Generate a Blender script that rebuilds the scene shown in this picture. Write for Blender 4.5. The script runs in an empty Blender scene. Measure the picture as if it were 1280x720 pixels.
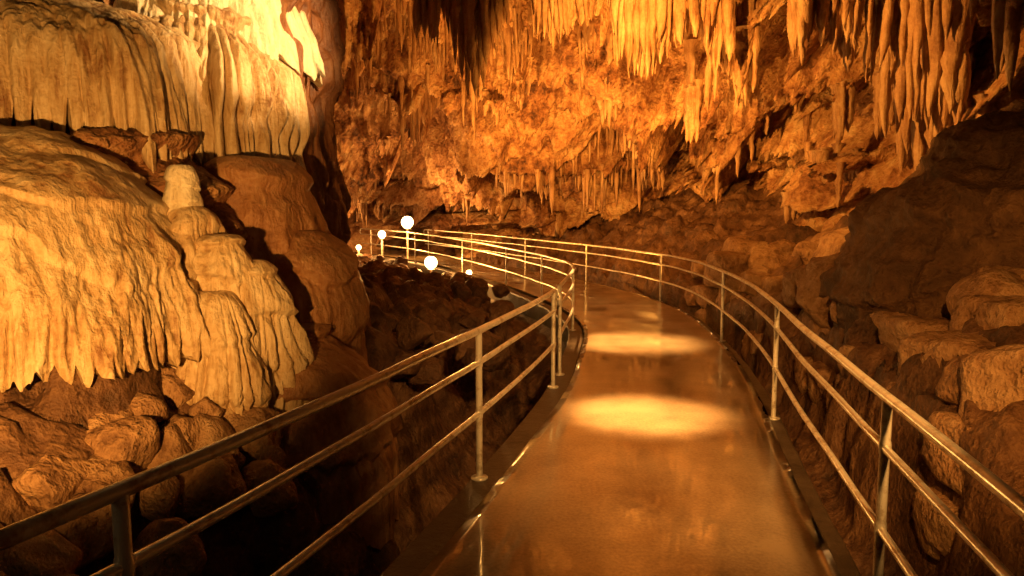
import bpy, bmesh, math
import numpy as np
from mathutils import Vector
S=bpy.context.scene
rng=np.random.RandomState(11)
PERM=rng.permutation(256); VAL=rng.rand(256)*2-1; V2=rng.rand(256); V3=rng.rand(256)
def hsh(a,b,c): return PERM[(PERM[(PERM[a&255]+b)&255]+c)&255]
def vn(x,y,z):
    xf=np.floor(x);yf=np.floor(y);zf=np.floor(z)
    a=xf.astype(np.int64);b=yf.astype(np.int64);c=zf.astype(np.int64)
    x=x-xf;y=y-yf;z=z-zf
    u=x*x*x*(x*(x*6-15)+10);v=y*y*y*(y*(y*6-15)+10);w=z*z*z*(z*(z*6-15)+10)
    def L(p,q,t): return p+(q-p)*t
    r=[VAL[hsh(a+i,b+j,c+k)] for k in (0,1) for j in (0,1) for i in (0,1)]
    return L(L(L(r[0],r[1],u),L(r[2],r[3],u),v),L(L(r[4],r[5],u),L(r[6],r[7],u),v),w)
def fbm(P,f,o=4,g=.5,sz=1.,off=0.):
    s=0;a=1.;t=0
    for i in range(o):
        s=s+a*vn(P[...,0]*f+off+17.3*i,P[...,1]*f+off*1.7+5.1*i,P[...,2]*f*sz+off*.3+3.7*i);t+=a;a*=g;f*=2.03
    return s/t
def ridge(P,f,o=3,g=.5,sz=1.,off=0.):
    s=0;a=1.;t=0
    for i in range(o):
        s=s+a*(1-2*np.abs(vn(P[...,0]*f+off+7.3*i,P[...,1]*f+off*1.3+9.1*i,P[...,2]*f*sz+off*.3+1.7*i)));t+=a;a*=g;f*=2.1
    return s/t
def worley(P,f,sz=1.,off=0.):
    x=P[...,0]*f+off;y=P[...,1]*f+off;z=P[...,2]*f*sz+off
    xi=np.floor(x).astype(np.int64);yi=np.floor(y).astype(np.int64);zi=np.floor(z).astype(np.int64)
    F1=np.full(x.shape,9.);F2=np.full(x.shape,9.);ID=np.zeros(x.shape)
    for i in (-1,0,1):
        for j in (-1,0,1):
            for k in (-1,0,1):
                h=hsh(xi+i,yi+j,zi+k)
                d=np.sqrt((xi+i+V2[h]-x)**2+(yi+j+V3[h]-y)**2+(zi+k+V2[(h+91)&255]-z)**2)
                n=d<F1
                F2=np.where(n,F1,np.minimum(F2,d));ID=np.where(n,VAL[h],ID);F1=np.where(n,d,F1)
    return F1,F2,ID
def ss(a,b,x):
    t=np.clip((x-a)/(b-a),0,1);return t*t*(3-2*t)
def mesh_obj(name,V,F,mat,smooth=True,parent=None):
    me=bpy.data.meshes.new(name)
    V=np.asarray(V,dtype=np.float32).reshape(-1,3);F=np.asarray(F,dtype=np.int32);k=F.shape[1]
    me.vertices.add(len(V));me.vertices.foreach_set('co',V.ravel())
    me.loops.add(F.size);me.loops.foreach_set('vertex_index',F.ravel())
    me.polygons.add(len(F));me.polygons.foreach_set('loop_start',np.arange(0,F.size,k,dtype=np.int32))
    me.polygons.foreach_set('loop_total',np.full(len(F),k,dtype=np.int32))
    me.polygons.foreach_set('use_smooth',np.full(len(F),smooth))
    me.update(calc_edges=True);me.validate()
    me.materials.append(mat)
    o=bpy.data.objects.new(name,me);S.collection.objects.link(o)
    if parent:o.parent=parent
    return o
def gfaces(n,m,wrap=False,base=0):
    I,J=np.meshgrid(np.arange(n if wrap else n-1),np.arange(m-1),indexing='ij')
    a=I*m+J;b=((I+1)%n)*m+J
    return np.stack([a,b,b+1,a+1],-1).reshape(-1,4)+base
def normals(P,wrap=False):
    if wrap: du=np.roll(P,-1,0)-np.roll(P,1,0)
    else: du=np.gradient(P,axis=0)
    dv=np.gradient(P,axis=1);N=np.cross(du,dv)
    return N/np.maximum(np.linalg.norm(N,axis=-1,keepdims=True),1e-9)
# ---------------- materials
def newmat(name):
    m=bpy.data.materials.new(name);m.use_nodes=True
    return m,m.node_tree.nodes,m.node_tree.links,m.node_tree.nodes['Principled BSDF']
def rockmat(name,cols,sc=1.,streak=.2,bump=.5,rough=(.5,.85),fine=14,bd=.06,spec=.5,cs=5,cw=.32):
    m,n,l,b=newmat(name)
    tc=n.new('ShaderNodeTexCoord')
    def noise(scale,det,zs=1,dist=0.):
        mp=n.new('ShaderNodeMapping');mp.inputs['Scale'].default_value=(1,1,zs)
        l.new(tc.outputs['Object'],mp.inputs['Vector'])
        t=n.new('ShaderNodeTexNoise');t.inputs['Scale'].default_value=scale;t.inputs['Detail'].default_value=det
        t.inputs['Roughness'].default_value=.65;t.inputs['Distortion'].default_value=dist
        l.new(mp.outputs[0],t.inputs['Vector']);return t.outputs['Fac']
    def mth(op,a,c):
        q=n.new('ShaderNodeMath');q.operation=op
        for i,s in enumerate((a,c)):
            if isinstance(s,(int,float)):q.inputs[i].default_value=s
            else:l.new(s,q.inputs[i])
        return q.outputs[0]
    a=noise(.9*sc,4);c=noise(cs*sc,3,streak);d=noise(fine*sc,4,1)
    mix=mth('ADD',mth('MULTIPLY',a,.82-cw),mth('ADD',mth('MULTIPLY',c,cw),mth('MULTIPLY',d,.18)))
    r=n.new('ShaderNodeValToRGB');e=r.color_ramp.elements
    e[0].position=.38;e[0].color=(*cols[0],1);e[1].position=.62;e[1].color=(*cols[-1],1)
    for i,cc in enumerate(cols[1:-1]):
        x=e.new(.38+.24*(i+1)/(len(cols)-1));x.color=(*cc,1)
    l.new(mix,r.inputs[0]);l.new(r.outputs[0],b.inputs['Base Color'])
    b.inputs['Roughness'].default_value=(rough[0]+rough[1])/2
    b.inputs['Specular IOR Level'].default_value=spec
    h=mth('ADD',c,mth('MULTIPLY',d,.55))
    bp=n.new('ShaderNodeBump');bp.inputs['Strength'].default_value=bump;bp.inputs['Distance'].default_value=bd
    l.new(h,bp.inputs['Height']);l.new(bp.outputs[0],b.inputs['Normal'])
    return m
M_wall=rockmat('cave_rock',[(.06,.02,.009),(.28,.12,.05),(.5,.28,.13),(.66,.45,.25)],.8,.8,1.,(.5,.85),12,.16)
M_floor=rockmat('cave_floor_rock',[(.04,.018,.009),(.13,.06,.03),(.26,.14,.07)],1.2,.8,.9,(.45,.85),16,.08)
M_rub=rockmat('rubble_rock',[(.12,.05,.024),(.36,.2,.1),(.54,.35,.2)],1.6,.7,1.,(.45,.8),12,.09)
M_flow=rockmat('flowstone',[(.25,.12,.05),(.5,.34,.18),(.63,.48,.3),(.73,.6,.42)],1.,.09,.8,(.32,.5),22,.05,cs=10,cw=.42)
M_cream=rockmat('calcite',[(.5,.38,.24),(.7,.6,.44),(.82,.74,.6)],1.2,.1,.8,(.35,.6),22,.05,cs=9,cw=.4)
M_dflow=rockmat('dark_flowstone',[(.16,.06,.026),(.34,.16,.07),(.46,.26,.13)],1.,.15,.8,(.35,.55),22,.05,cs=9,cw=.4)
M_col=rockmat('iron_stained_flowstone',[(.08,.025,.012),(.2,.075,.03),(.3,.14,.06)],1.,.1,.8,(.35,.55),22,.05,cs=9,cw=.4)
M_stal=rockmat('stalactite_rock',[(.2,.085,.035),(.42,.24,.12),(.58,.4,.24)],1.6,.1,.8,(.4,.7),14,.06)
M_bould=rockmat('boulder_rock',[(.05,.024,.012),(.11,.054,.026),(.2,.105,.05)],1.,.6,1.,(.55,.85),12,.1)
# ---------------- path
Lp=[(-2.6,-3),(-1.6,0),(-.85,2),(-.05,4.6),(.55,6.9),(.85,8.6),(1.12,10.5),(1.15,12),(.85,14.2),(.0,17.2),(-1.3,20.5),(-3.2,24),(-5.8,27.5),(-9,30)]
Rp=[(.2,-3),(.85,0),(1.35,2),(1.95,4.6),(2.45,6.6),(2.85,8.6),(3.15,10.8),(3.3,13),(3.1,15.5),(2.1,18.8),(0,23.2),(-2.3,26.6),(-5,30),(-9,33)]
Zp=[0]*9+[.05,.15,.28,.4,.5]
def cat(p,n=16):
    p=np.array(p,float);q=np.vstack([2*p[0]-p[1],p,2*p[-1]-p[-2]]);o=[]
    for i in range(1,len(q)-2):
        for k in range(n):
            t=k/n;a,b,c,d=q[i-1:i+3]
            o.append(.5*((2*b)+(-a+c)*t+(2*a-5*b+4*c-d)*t*t+(-a+3*b-3*c+d)*t**3))
    o.append(p[-1]);return np.array(o)
Lc=cat([(x,y,z) for (x,y),z in zip(Lp,Zp)]);Rc=cat([(x,y,z) for (x,y),z in zip(Rp,Zp)])
m_=28
tt=np.linspace(0,1,m_)[None,:,None]
G=Lc[:,None]*(1-tt)+Rc[:,None]*tt
G[...,2]+=.006*fbm(G*np.array([1,1,0]),1.5,3)
skL=G[:,:1]-np.array([0,0,.3]);skR=G[:,-1:]-np.array([0,0,.3])
G2=np.concatenate([skL,G[:,:1],G,G[:,-1:],skR],1)
def wetmat():
    m,n,l,b=newmat('wet_concrete')
    tc=n.new('ShaderNodeTexCoord')
    def no(s,d,r=.6):
        t=n.new('ShaderNodeTexNoise');t.inputs['Scale'].default_value=s;t.inputs['Detail'].default_value=d;t.inputs['Roughness'].default_value=r
        l.new(tc.outputs['Object'],t.inputs['Vector']);return t.outputs['Fac']
    a=no(.9,5);f=no(45,3)
    r=n.new('ShaderNodeValToRGB');e=r.color_ramp.elements
    e[0].position=.38;e[0].color=(.13,.075,.04,1);e[1].position=.6;e[1].color=(.37,.27,.165,1)
    mx=n.new('ShaderNodeMath');mx.operation='MULTIPLY_ADD';mx.inputs[1].default_value=.3;l.new(f,mx.inputs[0])
    m2=n.new('ShaderNodeMath');m2.operation='MULTIPLY';m2.inputs[1].default_value=.7;l.new(a,m2.inputs[0]);l.new(m2.outputs[0],mx.inputs[2])
    l.new(mx.outputs[0],r.inputs[0]);l.new(r.outputs[0],b.inputs['Base Color'])
    b.inputs['Roughness'].default_value=.3
    b.inputs['Coat Weight'].default_value=1.;b.inputs['Coat IOR'].default_value=1.8
    mr=n.new('ShaderNodeMapRange');mr.inputs['From Min'].default_value=.4;mr.inputs['From Max'].default_value=.6
    mr.inputs['To Min'].default_value=.03;mr.inputs['To Max'].default_value=.2
    l.new(no(1.6,4),mr.inputs[0]);l.new(mr.outputs[0],b.inputs['Coat Roughness'])
    bp=n.new('ShaderNodeBump');bp.inputs['Strength'].default_value=.3;bp.inputs['Distance'].default_value=.01
    l.new(mx.outputs[0],bp.inputs['Height']);l.new(bp.outputs[0],b.inputs['Normal'])
    bp2=n.new('ShaderNodeBump');bp2.inputs['Strength'].default_value=.2;bp2.inputs['Distance'].default_value=.02
    l.new(a,bp2.inputs['Height']);l.new(bp2.outputs[0],b.inputs['Coat Normal'])
    return m
M_path=wetmat()
mesh_obj('walkway',G2,gfaces(len(G2),G2.shape[1]),M_path)
M_kerb=rockmat('kerb_concrete',[(.03,.02,.012),(.06,.04,.025),(.1,.07,.045)],3,1,.5,(.3,.6),30,.02)
def kerb(name,C,side,w=.26):
    T=np.gradient(C,axis=0);T/=np.linalg.norm(T,axis=1,keepdims=True);Nn=np.stack([T[:,1],-T[:,0],0*T[:,0]],1)*side
    a=C+Nn*.004;pr=[(0,-.3),(0,-.06),(.02,-.045),(w-.02,-.045),(w,-.07),(w,-.4)]
    Gk=np.stack([a+Nn*o+np.array([0,0,h]) for o,h in pr],1)
    Gk+=.008*fbm(Gk,4,2)[...,None]
    mesh_obj(name,Gk,gfaces(len(Gk),len(pr)),M_kerb,False)
kerb('walkway_kerb',Lc,-1,.24);kerb('walkway_kerb',Rc,1,.13)
# ---------------- railings
def tube(pts,r,seg=10):
    pts=np.array(pts,float);T=np.gradient(pts,axis=0);T/=np.linalg.norm(T,axis=1,keepdims=True)
    up=np.array([0,0,1.]) if abs(T[:,2]).mean()<.9 else np.array([1.,0,0])
    A=np.cross(T,up);A/=np.maximum(np.linalg.norm(A,axis=1,keepdims=True),1e-6);B=np.cross(T,A)
    th=np.linspace(0,2*np.pi,seg,endpoint=False)
    r=np.broadcast_to(r,(len(pts),))
    V=pts[:,None]+(A[:,None]*np.cos(th)[None,:,None]+B[:,None]*np.sin(th)[None,:,None])*r[:,None,None]
    n=len(pts);F=[]
    I,J=np.meshgrid(np.arange(n-1),np.arange(seg),indexing='ij')
    F=np.stack([I*seg+J,I*seg+(J+1)%seg,(I+1)*seg+(J+1)%seg,(I+1)*seg+J],-1).reshape(-1,4)
    return V.reshape(-1,3),F
class Bld:
    def __init__(s): s.V=[];s.F=[];s.n=0
    def add(s,V,F): s.V.append(np.asarray(V).reshape(-1,3));s.F.append(np.asarray(F)+s.n);s.n+=len(s.V[-1])
    def obj(s,name,mat,smooth=True,parent=None): return mesh_obj(name,np.concatenate(s.V),np.concatenate(s.F),mat,smooth,parent)
def metal():
    m,n,l,b=newmat('painted_steel')
    tc=n.new('ShaderNodeTexCoord');t=n.new('ShaderNodeTexNoise');t.inputs['Scale'].default_value=9;t.inputs['Detail'].default_value=5;t.inputs['Roughness'].default_value=.7
    l.new(tc.outputs['Object'],t.inputs['Vector'])
    r=n.new('ShaderNodeValToRGB');e=r.color_ramp.elements
    e[0].position=.33;e[0].color=(.36,.26,.16,1);e[1].position=.5;e[1].color=(.78,.74,.65,1)
    l.new(t.outputs[0],r.inputs[0]);l.new(r.outputs[0],b.inputs['Base Color'])
    b.inputs['Roughness'].default_value=.28;b.inputs['Metallic'].default_value=.45
    bp=n.new('ShaderNodeBump');bp.inputs['Strength'].default_value=.3;bp.inputs['Distance'].default_value=.003;l.new(t.outputs[0],bp.inputs['Height']);l.new(bp.outputs[0],b.inputs['Normal'])
    return m
M_met=metal()
def offset(C,o):
    T=np.gradient(C,axis=0);T/=np.linalg.norm(T,axis=1,keepdims=True)
    return C+np.stack([T[:,1],-T[:,0],0*T[:,0]],1)*o
def railing(name,C,y0,y1,posts,R=.023):
    e=bpy.data.objects.new(name,None);S.collection.objects.link(e)
    ys=np.linspace(y0,y1,int((y1-y0)/.22)+2)
    def at(y): return np.stack([np.interp(y,C[:,1],C[:,0]),y,np.interp(y,C[:,1],C[:,2])],-1)
    base=at(ys)
    for k,(h,r) in enumerate(((1.0,R),(.78,R*.8),(.42,R*.8))):
        p=base+np.array([0,0,h])
        p[:,2]+=.006*vn(p[:,1]*1.3,p[:,1]*0+k,p[:,1]*0)
        b=Bld()
        b.add(*tube(p,r,12));b.obj('rail_%d'%(k+1),M_met,True,e)
    b=Bld()
    for y in posts:
        q=at(np.array([y]))[0]
        b.add(*tube([q+np.array([0,0,z]) for z in (-.06,.3,.7,.995)],R*.92,12))
        b.add(*tube([q+np.array([0,0,z]) for z in (-.045,-.038,-.03,-.022)],[.055,.06,.06,.001],14))
        for h in (.42,.78): b.add(*tube([q+np.array([0,0,h-.03]),q+np.array([0,0,h]),q+np.array([0,0,h+.03])],[R*1.0,R*1.12,R*1.0],12))
    b.obj('posts',M_met,True,e)
    b=Bld()
    for y,s in ((y0,-1),(y1,1)):
        q=at(np.array([y]))[0];d=(at(np.array([y+.1*s]))[0]-at(np.array([y-.1*s]))[0]);d[2]=0;d/=np.linalg.norm(d)
        th=np.linspace(0,np.pi,12)
        b.add(*tube([q+np.array([0,0,.89])+d*(.11*math.sin(t))+np.array([0,0,.11*math.cos(t)]) for t in th],R*.9,10))
    b.obj('end_bends',M_met,True,e)
LR=offset(Lc,-.17);RR=offset(Rc,.05)
railing('metal_railing',LR,-2.5,7.25,[-1.2,1.83,4.6,7.2],.025)
railing('metal_railing',LR,7.75,27.5,[7.8,11,14.4,17.1,20.5,24,27])
railing('metal_railing',RR,-2.5,28.5,[-.4,2.84,6.04,10.,14.9,19,22.5,25.6,28.3])
# ---------------- terrain
xs=np.linspace(-13,15,430);ys=np.concatenate([np.linspace(-7,1,60)[:-1],np.linspace(1,12,230)[:-1],np.linspace(12,37,240)])
X,Y=np.meshgrid(xs,ys,indexing='ij')
Cc=(Lc+Rc)/2;Hw=np.linalg.norm(Lc-Rc,axis=1)/2
D=np.full(X.shape,99.);SD=np.zeros(X.shape);PZ=np.zeros(X.shape)
Tn=np.gradient(Cc,axis=0)
for i in range(0,len(Cc),2):
    dx=X-Cc[i,0];dy=Y-Cc[i,1];d=np.hypot(dx,dy)-Hw[i];n=d<D
    sgn=np.sign(Tn[i,1]*dx-Tn[i,0]*dy)
    D=np.where(n,d,D);SD=np.where(n,sgn,SD);PZ=np.where(n,Cc[i,2],PZ)
P0=np.stack([X,Y,0*X],-1)
w=fbm(P0,.5,3)*.5
Dl=D+w*np.clip(D,0,1)
lf=ss(9,13,Y)
leftn=np.interp(Dl,[0,.25,.8,1.4,1.9,2.3,3.0,4.5,7],[-.45,-.9,-1.9,-1.9,-1.1,.05,.6,1.8,3.4])
leftf=np.interp(Dl,[0,.3,.8,1.5,3,5,8],[-.3,-.5,-.5,-.05,.3,.35,.5])+PZ
zl=leftn*(1-lf)+leftf*lf
zr=np.interp(Dl,[0,.3,.7,1.1,1.35,2.2,3.5,6],[-.5,-1.2,-1.6,-1.3,.0,.45,1.2,2.6])
Z=np.where(SD<0,zl,zr);Z=np.where(D<=0,-.45,Z)
P1=np.stack([X,Y,Z],-1)
k=ss(.1,1.2,D)
F1,F2,ID=worley(P1+.25*fbm(P1,1.2,2)[...,None],1.15,1.3)
Z=Z+k*(.35*ss(0,.25,F2-F1)*(.5+.5*ID)-.1+.4*fbm(P1,.9,4)+.14*ridge(P1,2.6,3))
P1[...,2]=Z
P1[...,0]+=.12*k*fbm(P1,2.5,2,off=9);P1[...,1]+=.12*k*fbm(P1,2.5,2,off=19)
mesh_obj('cave_floor',P1,gfaces(*X.shape),M_floor)
# ---------------- shell
cx,cy=.5,11.
an=np.radians([-180,-135,-90,-45,-15,0,30,50,70,90,100,110,120,130,150,180]);rr=[10,12,16,13,10.8,10.2,11.4,14,16.5,18.5,21,24,27,25,15,10]
ph=np.concatenate([np.radians(np.linspace(-60,-30,60)[:-1]),np.radians(np.linspace(-30,135,850)),np.radians(np.linspace(135,215,90)[1:])])
phw=(ph+np.pi)%(2*np.pi)-np.pi
R0=np.interp(phw,an,rr)
R0=np.convolve(np.concatenate([np.full(15,R0[0]),R0,np.full(15,R0[-1])]),np.ones(31)/31,'valid')
gp=np.array([1.06,1.02,1.0,.93,.8,.6,.3,.03]);zp=np.array([-2.5,0,2.4,4.2,5.8,7.6,9.2,10.2])
s=np.linspace(0,1,340)
ar=np.concatenate([[0],np.cumsum(np.hypot(np.diff(gp)*16,np.diff(zp)))]);ar/=ar[-1]
g=np.interp(s,ar,gp);z=np.interp(s,ar,zp)
PH,_=np.meshgrid(ph,s,indexing='ij')
Rr=R0[:,None]*g[None,:]
P=np.stack([cx+Rr*np.cos(PH),cy+Rr*np.sin(PH),np.broadcast_to(z,Rr.shape)],-1)
Cn=np.array([cx,cy,3.])
N=normals(P);N*=np.sign(((Cn-P)*N).sum(-1,keepdims=True))
low=fbm(P,.19,3,off=3.)
rd=Rr/18.
q=P[...,2]*.45+1.05*rd+1.2*fbm(P,.2,3,off=40)-.07*P[...,0]
fr=q-np.floor(q)
hem=(1-fr)**1.2*ss(0,.05,fr)
q2=P[...,2]*1.2-2.5*rd+1.8*fbm(P,.4,3,off=60);fr2=q2-np.floor(q2);hem2=(1-fr2)*ss(0,.08,fr2)
mk=ss(-.05,.2,fbm(P,.3,2,off=77))
fl=ridge(P,1.9,3,.55,.07)
F1,F2,ID=worley(P+.4*fbm(P,.9,2)[...,None],.6,1.9)
big=ridge(P,.33,2,.5,.8,off=31)
d=2.2*low+2.0*hem+.85*hem2+.7*big+mk*.65*fl*(.25+hem)+(1-mk)*(.5*ID*ss(0,.2,F2-F1))+.5*fbm(P,.8,5,.6)+.2*ridge(P,2.0,4,.6)
d=np.clip(d,-3,4.2)-.6
P=P+N*d[...,None]
shell=mesh_obj('cave_wall',P,gfaces(P.shape[0],P.shape[1]),M_wall)
from mathutils.bvhtree import BVHTree
Ps=P[::2,::2];Fs=gfaces(Ps.shape[0],Ps.shape[1])
bvh=BVHTree.FromPolygons([tuple(v) for v in Ps.reshape(-1,3).tolist()],Fs.tolist())
def ceil(x,y,z0=1.5):
    return bvh.ray_cast(Vector((x,y,z0)),Vector((0,0,1)))
# ---------------- stalactites
def stal(b,x,y,zt,L,r,seg=8,rings=9,seed=0,pw=.5):
    t=np.linspace(0,1,rings);rg=np.random.RandomState(seed)
    rad=r*((1-t)**pw)*(1+.16*rg.randn(rings)*(t>0)*(t<1));rad[-1]=.006
    rad[0]=r*1.3
    px=x+np.cumsum(rg.randn(rings)*r*.12);py=y+np.cumsum(rg.randn(rings)*r*.12)
    pts=np.stack([px,py,zt-t*L],-1)
    th=np.linspace(0,2*np.pi,seg,endpoint=False);el=1+.25*np.sin(2*th+rg.rand()*6)+.12*np.sin(5*th)
    V=np.stack([pts[:,None,0]+rad[:,None]*el*np.cos(th),pts[:,None,1]+rad[:,None]*el*np.sin(th),np.broadcast_to(pts[:,None,2],(rings,seg))],-1)
    I,J=np.meshgrid(np.arange(rings-1),np.arange(seg),indexing='ij')
    b.add(V,np.stack([I*seg+J,I*seg+(J+1)%seg,(I+1)*seg+(J+1)%seg,(I+1)*seg+J],-1).reshape(-1,4))
def cluster(x0,x1,y0,y1,tip,n,r=(.09,.2),seed=1,ragged=.45,minL=1.3,maxL=5.,zr=(1.7,20)):
    rg=np.random.RandomState(seed);b=Bld();c=0
    for i in range(n*25):
        if c>=n: break
        u=rg.rand();x=x0+(x1-x0)*u+rg.randn()*.05;y=y0+(y1-y0)*rg.rand()
        bay=.5+.5*math.sin(u*7+seed)
        h=ceil(x,y,1.6);zc=h[0].z if h[0] else 8
        if not zr[0]<zc<zr[1]: continue
        zt=zc+.25;L=min(max(zt-tip,minL),maxL)
        L=L*(1-.25*bay)*(1-ragged*rg.rand()**2.2)
        if L>.2: stal(b,x,y,zt,L,r[0]+(r[1]-r[0])*rg.rand(),9,14,seed*1000+i,.38);c+=1
    if not c: print('no cluster',seed);return
    b.obj('stalactite_cluster',M_stal)
    v=np.concatenate(b.V);print('cluster',seed,c,v.min(0).round(1),v.max(0).round(1))
cluster(-2.0,-.1,14.8,15.3,4.3,85,(.09,.18),seed=1,ragged=.4)
cluster(.2,1.8,15.4,16,5.5,60,(.08,.17),seed=2,ragged=.4)
cluster(2.1,4.5,14.6,15.4,4.7,125,(.09,.19),seed=3,ragged=.4)
cluster(3.0,5.0,16.6,19,3.8,50,(.08,.16),seed=4,maxL=1.9,zr=(4.2,6.8))
cluster(4.6,5.4,15.5,16.5,4.2,34,(.08,.18),seed=5)
cluster(4.9,7.0,12.0,12.8,4.2,95,(.07,.15),seed=6,ragged=.4,maxL=3.2)
cluster(6.6,8.6,10.8,12.8,2.3,100,(.08,.16),seed=7,ragged=.4,zr=(3.3,9))
cluster(4.8,9,12.5,17,1.9,190,(.05,.12),seed=8,ragged=.5,maxL=1.4,minL=.7,zr=(2.7,4.6))
cluster(-1,3,18,22,5,70,(.07,.14),seed=10,ragged=.5,maxL=1.3,minL=.8,zr=(4.5,8))
rg=np.random.RandomState(5);b=Bld();cnt=0
for i in range(12000):
    x=rg.uniform(-9,10);y=rg.uniform(9,31)
    v=float(fbm(np.array([[x*.8,y*.8,0]]),.8,2)[0])
    if v<.14: continue
    h=ceil(x,y,.8)
    if h[0] is None or h[0].z<1.9: continue
    L=rg.uniform(.15,.6)*(1+4*(v-.14))
    stal(b,x,y,h[0].z+.12,L+.12,rg.uniform(.05,.1),7,7,i,.45);cnt+=1
    if cnt>1000:break
b.obj('small_stalactites',M_stal)
# ---------------- flowstones
def flow(name,c,rx,ry,zt,zb,mat,n=420,m=150,e=.8,flute=.07,ff=3.,fringe=.25,lump=.18,tier=0.,ta=.12,under=.35,off=0.,ss0=.35,gain=.5,fk=2.2,rib=0.,rn=40):
    u=np.linspace(0,2*np.pi,n,endpoint=False);v=np.linspace(0,1,m)
    U,V=np.meshgrid(u,v,indexing='ij')
    hv=.86;a=np.clip(V/hv,0,1)*np.pi/2
    r=np.sin(a)**e;zz=np.cos(a)
    H=zt-zb
    x=rx*r*np.cos(U);y=ry*r*np.sin(U);zc=zb+H*zz
    Pn=np.stack([c[0]+x,c[1]+y,zc],-1)
    k=ss(ss0,.95,V)
    Wp=Pn.copy();wv=.25*fbm(Pn,1.1,2,off=off+60)[...,None];Wp=Wp+wv
    f=ridge(Wp,ff,3,gain,.08,off);f2=ridge(Wp,ff*.4,1,.5,.05,off+5)
    lm=fbm(Pn,.7,4,off=off+3)
    t=0
    if tier>0:
        q=(zc+.35*fbm(Pn,1.2,3,off=off))*tier;fr=q-np.floor(q);t=(1-fr)*ss(0,.15,fr)*ta
    d=k*flute*(f+1.3*f2)+lump*lm+t+.03*fbm(Pn,5,3)
    ph_=U*rn+6*fbm(np.stack([np.cos(U)*2,np.sin(U)*2,zc*.5],-1),1.2,2,off=off+80)
    rb=np.abs(np.sin(ph_/2))**.7
    d=d+rib*k*(rb-.5)*(.6+.8*ss(-.3,.3,fbm(Pn,1.3,1,off=off+33)))
    un=ss(hv,1,V)
    R_=np.stack([np.cos(U)/rx,np.sin(U)/ry,zz/H*.9],-1);R_/=np.linalg.norm(R_,axis=-1,keepdims=True)
    Pn=Pn+R_*d[...,None]
    cc=np.stack([np.cos(U)*rx,np.sin(U)*ry,0*U],-1)
    drop=fringe*(.35+.4*ridge(cc,ff*fk,2,.6,1,off)+.3*fbm(cc,1.1,2,off=off+2)+(.5*(rb-.4) if rib>0 else 0))
    Pn[...,2]-=drop*ss(.6,hv,V)
    if under>0: Pn[...,2]+=un*drop*.8
    else: Pn[...,2]-=un*.7
    s_=1-under*un
    Pn[...,0]=c[0]+(Pn[...,0]-c[0])*s_;Pn[...,1]=c[1]+(Pn[...,1]-c[1])*s_
    return mesh_obj(name,Pn,gfaces(n,m,True),mat)
def blob(name,c,r,mat,n=360,m=220,amp=.5,f=.5,terr=.3,w=.3,off=0.,fine=.1):
    U,V=np.meshgrid(np.linspace(0,2*np.pi,n,endpoint=False),np.linspace(0.01,np.pi-.01,m),indexing='ij')
    Dv=np.stack([np.sin(V)*np.cos(U),np.sin(V)*np.sin(U),np.cos(V)],-1)
    Pn=np.array(c)+Dv*np.array(r)
    q=Pn[...,2]*1.3+1.1*fbm(Pn,.4,2,off=off);fr=q-np.floor(q)
    F1,F2,ID=worley(Pn,1.1,1.6,off+50)
    d=amp*fbm(Pn,f,4,off=off)+terr*(1-fr)*ss(0,.1,fr)+w*ID*ss(0,.2,F2-F1)+fine*ridge(Pn,2.4,4,.6,off=off)
    return mesh_obj(name,Pn+Dv*d[...,None],gfaces(n,m,True),mat)
blob('rock_buttress',(-6.9,9.6,2.8),(3.7,2.4,5.5),M_wall,off=4.)
blob('rock_ledge',(-5.6,7.6,1.3),(2.9,1.9,1.5),M_wall,off=14.,terr=.3)
flow('flowstone_dome',(-4.5,5.7),1.9,1.7,2.45,.82,M_flow,n=1000,m=200,flute=.1,ff=4.8,fringe=.24,lump=.16,off=1,ss0=.4,e=.85,tier=2.2,ta=.05,gain=.65,fk=2.,rib=.05,rn=110)
flow('flowstone_canopy',(-4.9,7.2),1.75,1.3,3.95,3.05,M_flow,n=900,m=170,flute=.12,ff=4.8,fringe=.85,lump=.2,off=8,ss0=.2,gain=.65,rib=.12,rn=70)
flow('flowstone_cascade',(-3.75,8.6),.95,1.1,5.2,3.85,M_cream,n=640,m=180,flute=.12,ff=4.8,fringe=.5,lump=.15,off=12,ss0=.0,e=.6,tier=1.6,ta=.2,gain=.6,fk=1.6,rib=.14,rn=44)
flow('flowstone_cascade',(-3.6,8.15),.95,1.0,4.1,2.7,M_flow,n=640,m=180,flute=.12,ff=5.2,fringe=.8,lump=.12,off=16,ss0=.0,e=.6,tier=1.3,ta=.16,gain=.6,fk=1.6,rib=.16,rn=46)
flow('flowstone_column',(-3.0,9.0),.45,.7,9.5,1.6,M_col,n=300,m=240,flute=.16,ff=5,fringe=.4,lump=.15,off=20,ss0=.0,e=.3,tier=.6,gain=.65,rib=.12,rn=22)
flow('flowstone_mound',(-2.75,7.4),.72,.8,2.35,.5,M_dflow,flute=.09,ff=4,fringe=.2,lump=.25,off=24,e=.62,tier=1.4,ta=.1,under=0,ss0=.1)
flow('flowstone_mound',(-2.25,7.3),.5,.6,1.6,.3,M_dflow,n=300,m=140,flute=.09,ff=4,fringe=.2,lump=.25,off=27,e=.7,tier=1.8,ta=.1,under=0,ss0=.1)
flow('flowstone_mound',(-2.1,6.7),.6,.7,.7,-.5,M_dflow,n=300,m=140,flute=.12,ff=4,fringe=.2,lump=.4,off=29,e=.9,tier=2,ta=.12,under=0,ss0=.1)
flow('stalagmite',(-2.87,6.0),.14,.13,2.22,1.3,M_cream,n=120,m=120,flute=.03,ff=6,fringe=.1,lump=.05,off=31,e=.42,tier=5,ta=.025,under=0)
flow('stalagmite',(-2.85,6.0),.3,.28,1.88,.5,M_flow,n=300,m=140,flute=.13,ff=6,fringe=.2,lump=.1,off=35,e=.5,tier=2.5,ta=.05,ss0=0,under=0,rib=.05,rn=20)
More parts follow.
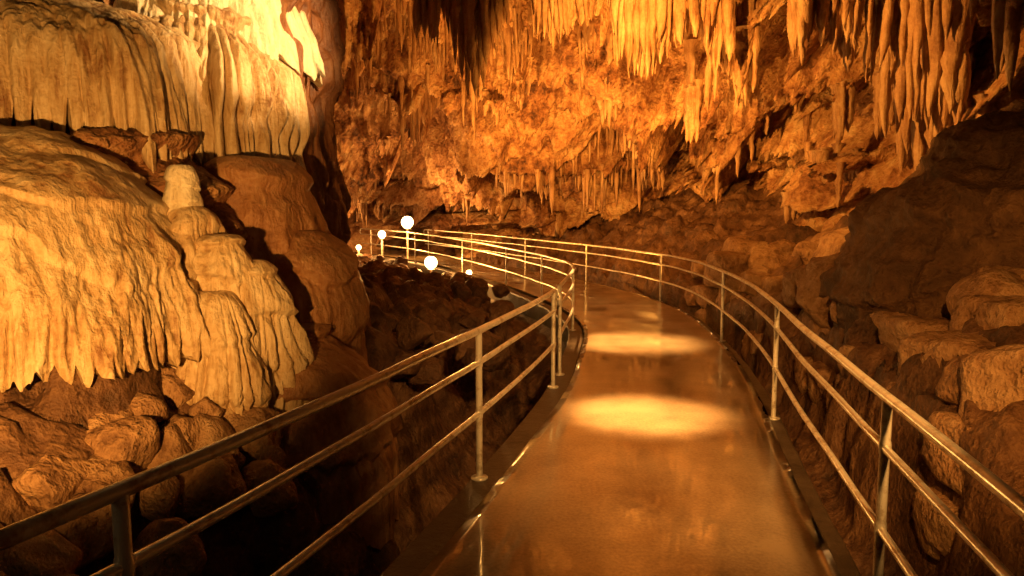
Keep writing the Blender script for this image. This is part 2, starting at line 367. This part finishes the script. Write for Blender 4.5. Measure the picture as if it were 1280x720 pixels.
flow('stalagmite',(-2.55,5.95),.27,.26,1.62,.25,M_flow,n=300,m=140,flute=.13,ff=6,fringe=.2,lump=.1,off=37,e=.5,tier=2.5,ta=.05,ss0=0,under=0,rib=.05,rn=18)
flow('stalagmite',(-2.3,6.05),.24,.24,1.4,.2,M_flow,n=300,m=140,flute=.13,ff=6,fringe=.2,lump=.1,off=39,e=.5,tier=2.5,ta=.05,ss0=0,under=0,rib=.05,rn=16)
flow('stalagmite',(-2.5,5.7),.28,.24,1.15,.1,M_flow,n=300,m=140,flute=.13,ff=6,fringe=.2,lump=.1,off=44,e=.55,tier=2.5,ta=.05,ss0=0,under=0,rib=.05,rn=18)
blob('large_boulder',(7.9,9.3,.7),(3.1,2.6,2.7),M_bould,amp=.6,f=.4,terr=.12,w=.1,off=9.,fine=.1)
# ---------------- rocks
bm=bmesh.new();bmesh.ops.create_icosphere(bm,subdivisions=4,radius=1)
IV=np.array([v.co[:] for v in bm.verts]);IF=np.array([[v.index for v in f.verts] for f in bm.faces]);bm.free()
def rock(b,c,sz,seed,boxy=False):
    rg=np.random.RandomState(seed)
    n=rg.randn(15,3);n/=np.linalg.norm(n,axis=1,keepdims=True);dd=rg.uniform(.62,.95,15)
    if boxy:
        n=np.concatenate([n[:7],[[1,0,0],[-1,0,0],[0,1,0],[0,-1,0],[0,0,1],[0,0,-1]]+.12*rg.randn(6,3)]);dd=np.concatenate([dd[:7]*1.2,rg.uniform(.68,.8,6)])
    q=np.maximum(IV@n.T,1e-3)/dd
    r=1/((q**20).sum(1)+(1/1.15)**20)**(1/20)
    V=IV*r[:,None]
    ang=rg.rand()*6.28 if not boxy else rg.randn()*.25;ca,sa=math.cos(ang),math.sin(ang)
    V=V*np.array(sz);V=V@np.array([[ca,-sa,0],[sa,ca,0],[0,0,1]])
    V=V+np.array(c)
    mag=np.mean(sz);am=.16 if boxy else .3
    V+=IV*(mag*(am*fbm(V,.8/mag,4)+.13*ridge(V,1.2/mag,3)))[:,None]
    b.add(V,IF)
rg=np.random.RandomState(3);b=Bld()
Rw=offset(Rc,1.4)
i=0
for y in np.arange(.5,17,.58):
    for lay in range(3):
        x=np.interp(y,Rw[:,1],Rw[:,0])+rg.uniform(-.16,.2)+lay*.1+(.1 if y<7 else .25)+.2
        s0=rg.uniform(.3,.46)
        rock(b,(x,y+rg.uniform(-.2,.2),-.75+lay*.57+rg.uniform(-.08,.08)+(y>9)*.05),(s0*rg.uniform(.9,1.2),s0*rg.uniform(.9,1.25),s0*rg.uniform(.75,.95)),i,True);i+=1
b.obj('rock_wall',M_rub)
b=Bld()
for i in range(50):
    y=rg.uniform(8,18) if i<30 else rg.uniform(3,9);x=np.interp(y,Rw[:,1],Rw[:,0])+(rg.uniform(.6,3.4) if i<30 else rg.uniform(.6,1.9))
    s0=rg.uniform(.35,.8) if i<30 else rg.uniform(.22,.42);rock(b,(x,y,.5+(x-5)*.3 if i<30 else .6+(x-4.4)*.4),(s0*1.3,s0,s0*.75),300+i,i%2==0)
b.obj('rock_pile',M_rub)
b=Bld()
for i in range(130):
    y=rg.uniform(2.0,6.8);t=rg.rand()
    xe=np.interp(y,Lc[:,1],Lc[:,0]);x=xe-1.9-t*1.7
    if y<4 and x>-1.8: continue
    s0=rg.uniform(.09,.24);rock(b,(x,y,-.35+t*1.05+rg.uniform(-.1,.1)),(s0*1.15,s0*1.1,s0*rg.uniform(.8,1.3)),500+i)
b.obj('rock_pile',M_rub)
b=Bld()
for i in range(110):
    y=rg.uniform(7.5,26);xe=np.interp(y,Lc[:,1],Lc[:,0]);x=xe-rg.uniform(.9,4.5)
    s0=rg.uniform(.1,.36);rock(b,(x,y,.0+.012*y+rg.uniform(-.2,.15)),(s0*1.3,s0*1.1,s0*.8),700+i)
b.obj('rock_pile',M_floor)
# ---------------- lamps
def emis(name,c,s):
    m,n,l,bb=newmat(name);bb.inputs['Base Color'].default_value=(*c,1);bb.inputs['Emission Color'].default_value=(*c,1);bb.inputs['Emission Strength'].default_value=s;return m
M_em=emis('lamp_glass',(1,.62,.25),22)
M_black,_,_,bb=newmat('black_housing');bb.inputs['Base Color'].default_value=(.02,.018,.015,1);bb.inputs['Roughness'].default_value=.45
def box(b,c,s):
    x,y,z=s;V=np.array([(i*x/2,j*y/2,k*z/2) for i in(-1,1) for j in(-1,1) for k in(-1,1)])+np.array(c)
    b.add(V,[[0,1,3,2],[4,6,7,5],[0,4,5,1],[2,3,7,6],[0,2,6,4],[1,5,7,3]])
def path_lamp(loc,h,W,r=.07,col=(1,.45,.1)):
    e=bpy.data.objects.new('path_lamp',None);S.collection.objects.link(e);x,y,z=loc
    b=Bld();b.add(*tube([(x,y,z-.4),(x,y,z+h*.5),(x,y,z+h)],.04,10))
    b.add(*tube([(x,y,z+h),(x,y,z+h+.015),(x,y,z+h+.03)],[.04,r*.7,r*.5],12))
    b.obj('post',M_met,True,e)
    hh=2.*r;t=np.linspace(0,np.pi,11)
    b=Bld();b.add(*tube([(x,y,z+h+.03+r-r*math.cos(q)) for q in t],[max(.003,r*math.sin(q)) for q in t],16));b.obj('glass_globe',M_em,True,e)
    b=Bld();b.add(*tube([(x,y,z+h+.02+hh),(x,y,z+h+.045+hh),(x,y,z+h+.07+hh)],[r*.4,r*.3,.01],12))
    b.obj('cap',M_black,False,e)
    L=bpy.data.lights.new('lamp_light','POINT');L.energy=W;L.color=col;L.shadow_soft_size=.08
    o=bpy.data.objects.new('lamp_light',L);o.location=(x+.05,y-r-.12,z+h+.1+hh*.5);S.collection.objects.link(o);o.parent=e
path_lamp((-4.0,26.2,.4),1.0,700,.23)
path_lamp((-4.75,25,.35),.7,200,.14)
path_lamp((-8.3,30,.5),1.0,220,.16)
path_lamp((-2.45,20.6,.1),.15,420,.19)
path_lamp((-1.2,19,.05),.12,60,.08)
path_lamp((-5.5,24.5,.3),.35,80,.09)
def unseen_flood(loc,tgt,W,deg,col=(1,.5,.13),blend=.5,size=.06):  # unseen spot in an invented housing, mostly added to brighten walls and railings
    loc=Vector(loc);d=(Vector(tgt)-loc).normalized();q=d.to_track_quat('-Z','Y')
    e=bpy.data.objects.new('unseen_floodlight',None);S.collection.objects.link(e);e.location=loc;e.rotation_mode='QUATERNION';e.rotation_quaternion=q
    b=Bld();b.add(*tube([(0,0,.16),(0,0,.15),(0,0,.06),(0,0,.0),(0,0,-.005)],[.01,.05,.08,.1,.085],16));box(b,(0,-.12,.08),(.03,.1,.03));box(b,(0,-.17,.08),(.14,.015,.12))
    b.obj('housing',M_black,False,e)
    b=Bld();b.add(*tube([(0,0,.012),(0,0,.010)],[.088,.001],16));b.obj('lens',M_em,False,e)
    L=bpy.data.lights.new('unseen_flood_light','SPOT');L.energy=W;L.color=col;L.spot_size=math.radians(deg);L.spot_blend=blend;L.shadow_soft_size=size
    o=bpy.data.objects.new('unseen_flood_light',L);S.collection.objects.link(o);o.parent=e;o.location=(0,0,-.03)
OR=(1,.4,.06)
unseen_flood((-1.7,1.2,1.3),(-3.7,5.6,1.45),1300,60,(1,.45,.09),.7)
unseen_flood((-.6,6.6,4.3),(-3.75,8.3,3.9),850,60,(1,.58,.2))
unseen_flood((3.75,15.0,-.35),(2.0,18.5,6.0),4200,80,OR)
unseen_flood((-2.2,17.5,.3),(2.0,20.5,5.5),3800,95,OR)
unseen_flood((6.1,12.3,1.4),(5.9,14.4,4.4),2400,140,OR)  # hidden behind the boulder, added to light the right wall
unseen_flood((1.0,8.6,4.85),(3.6,20,4.4),8500,60,OR,.8)  # unseen overhead fill, added for general back wall brightness
unseen_flood((-.5,10.5,6.0),(7.2,13.5,3.6),3800,60,OR,.7)  # second unseen overhead fill, added for the right wall
unseen_flood((-.3,9.4,6.4),(1.75,9.7,0),17000,18,(1,.53,.15),.8,.12)
unseen_flood((-.8,6.2,6.2),(1.2,6.05,0),15000,14,(1,.53,.15),.85,.12)
unseen_flood((1.3,-.4,3.5),(1.4,6.5,.2),2700,44,(1,.45,.1),.8,.15)  # added front light from behind the camera, for rails and walkway
unseen_flood((.6,.2,3.2),(4.6,6.2,.7),1700,42,(1,.4,.07),.8,.1)  # added off-frame light to bring up the right-hand rocks
# ---------------- world & camera
w=bpy.data.worlds.new("World");S.world=w;w.use_nodes=True
w.node_tree.nodes['Background'].inputs[0].default_value=(.3,.12,.04,1);w.node_tree.nodes['Background'].inputs[1].default_value=.01
cam=bpy.data.cameras.new('camera');cam.lens=24;cam.sensor_width=36;cam.clip_end=200;cam.clip_start=.05
co=bpy.data.objects.new('camera',cam);S.collection.objects.link(co);co.location=(0,0,1.75)
co.rotation_euler=(math.radians(90-5.7),0,0);S.camera=co
S.view_settings.view_transform='Standard';S.view_settings.look='None';S.view_settings.exposure=0
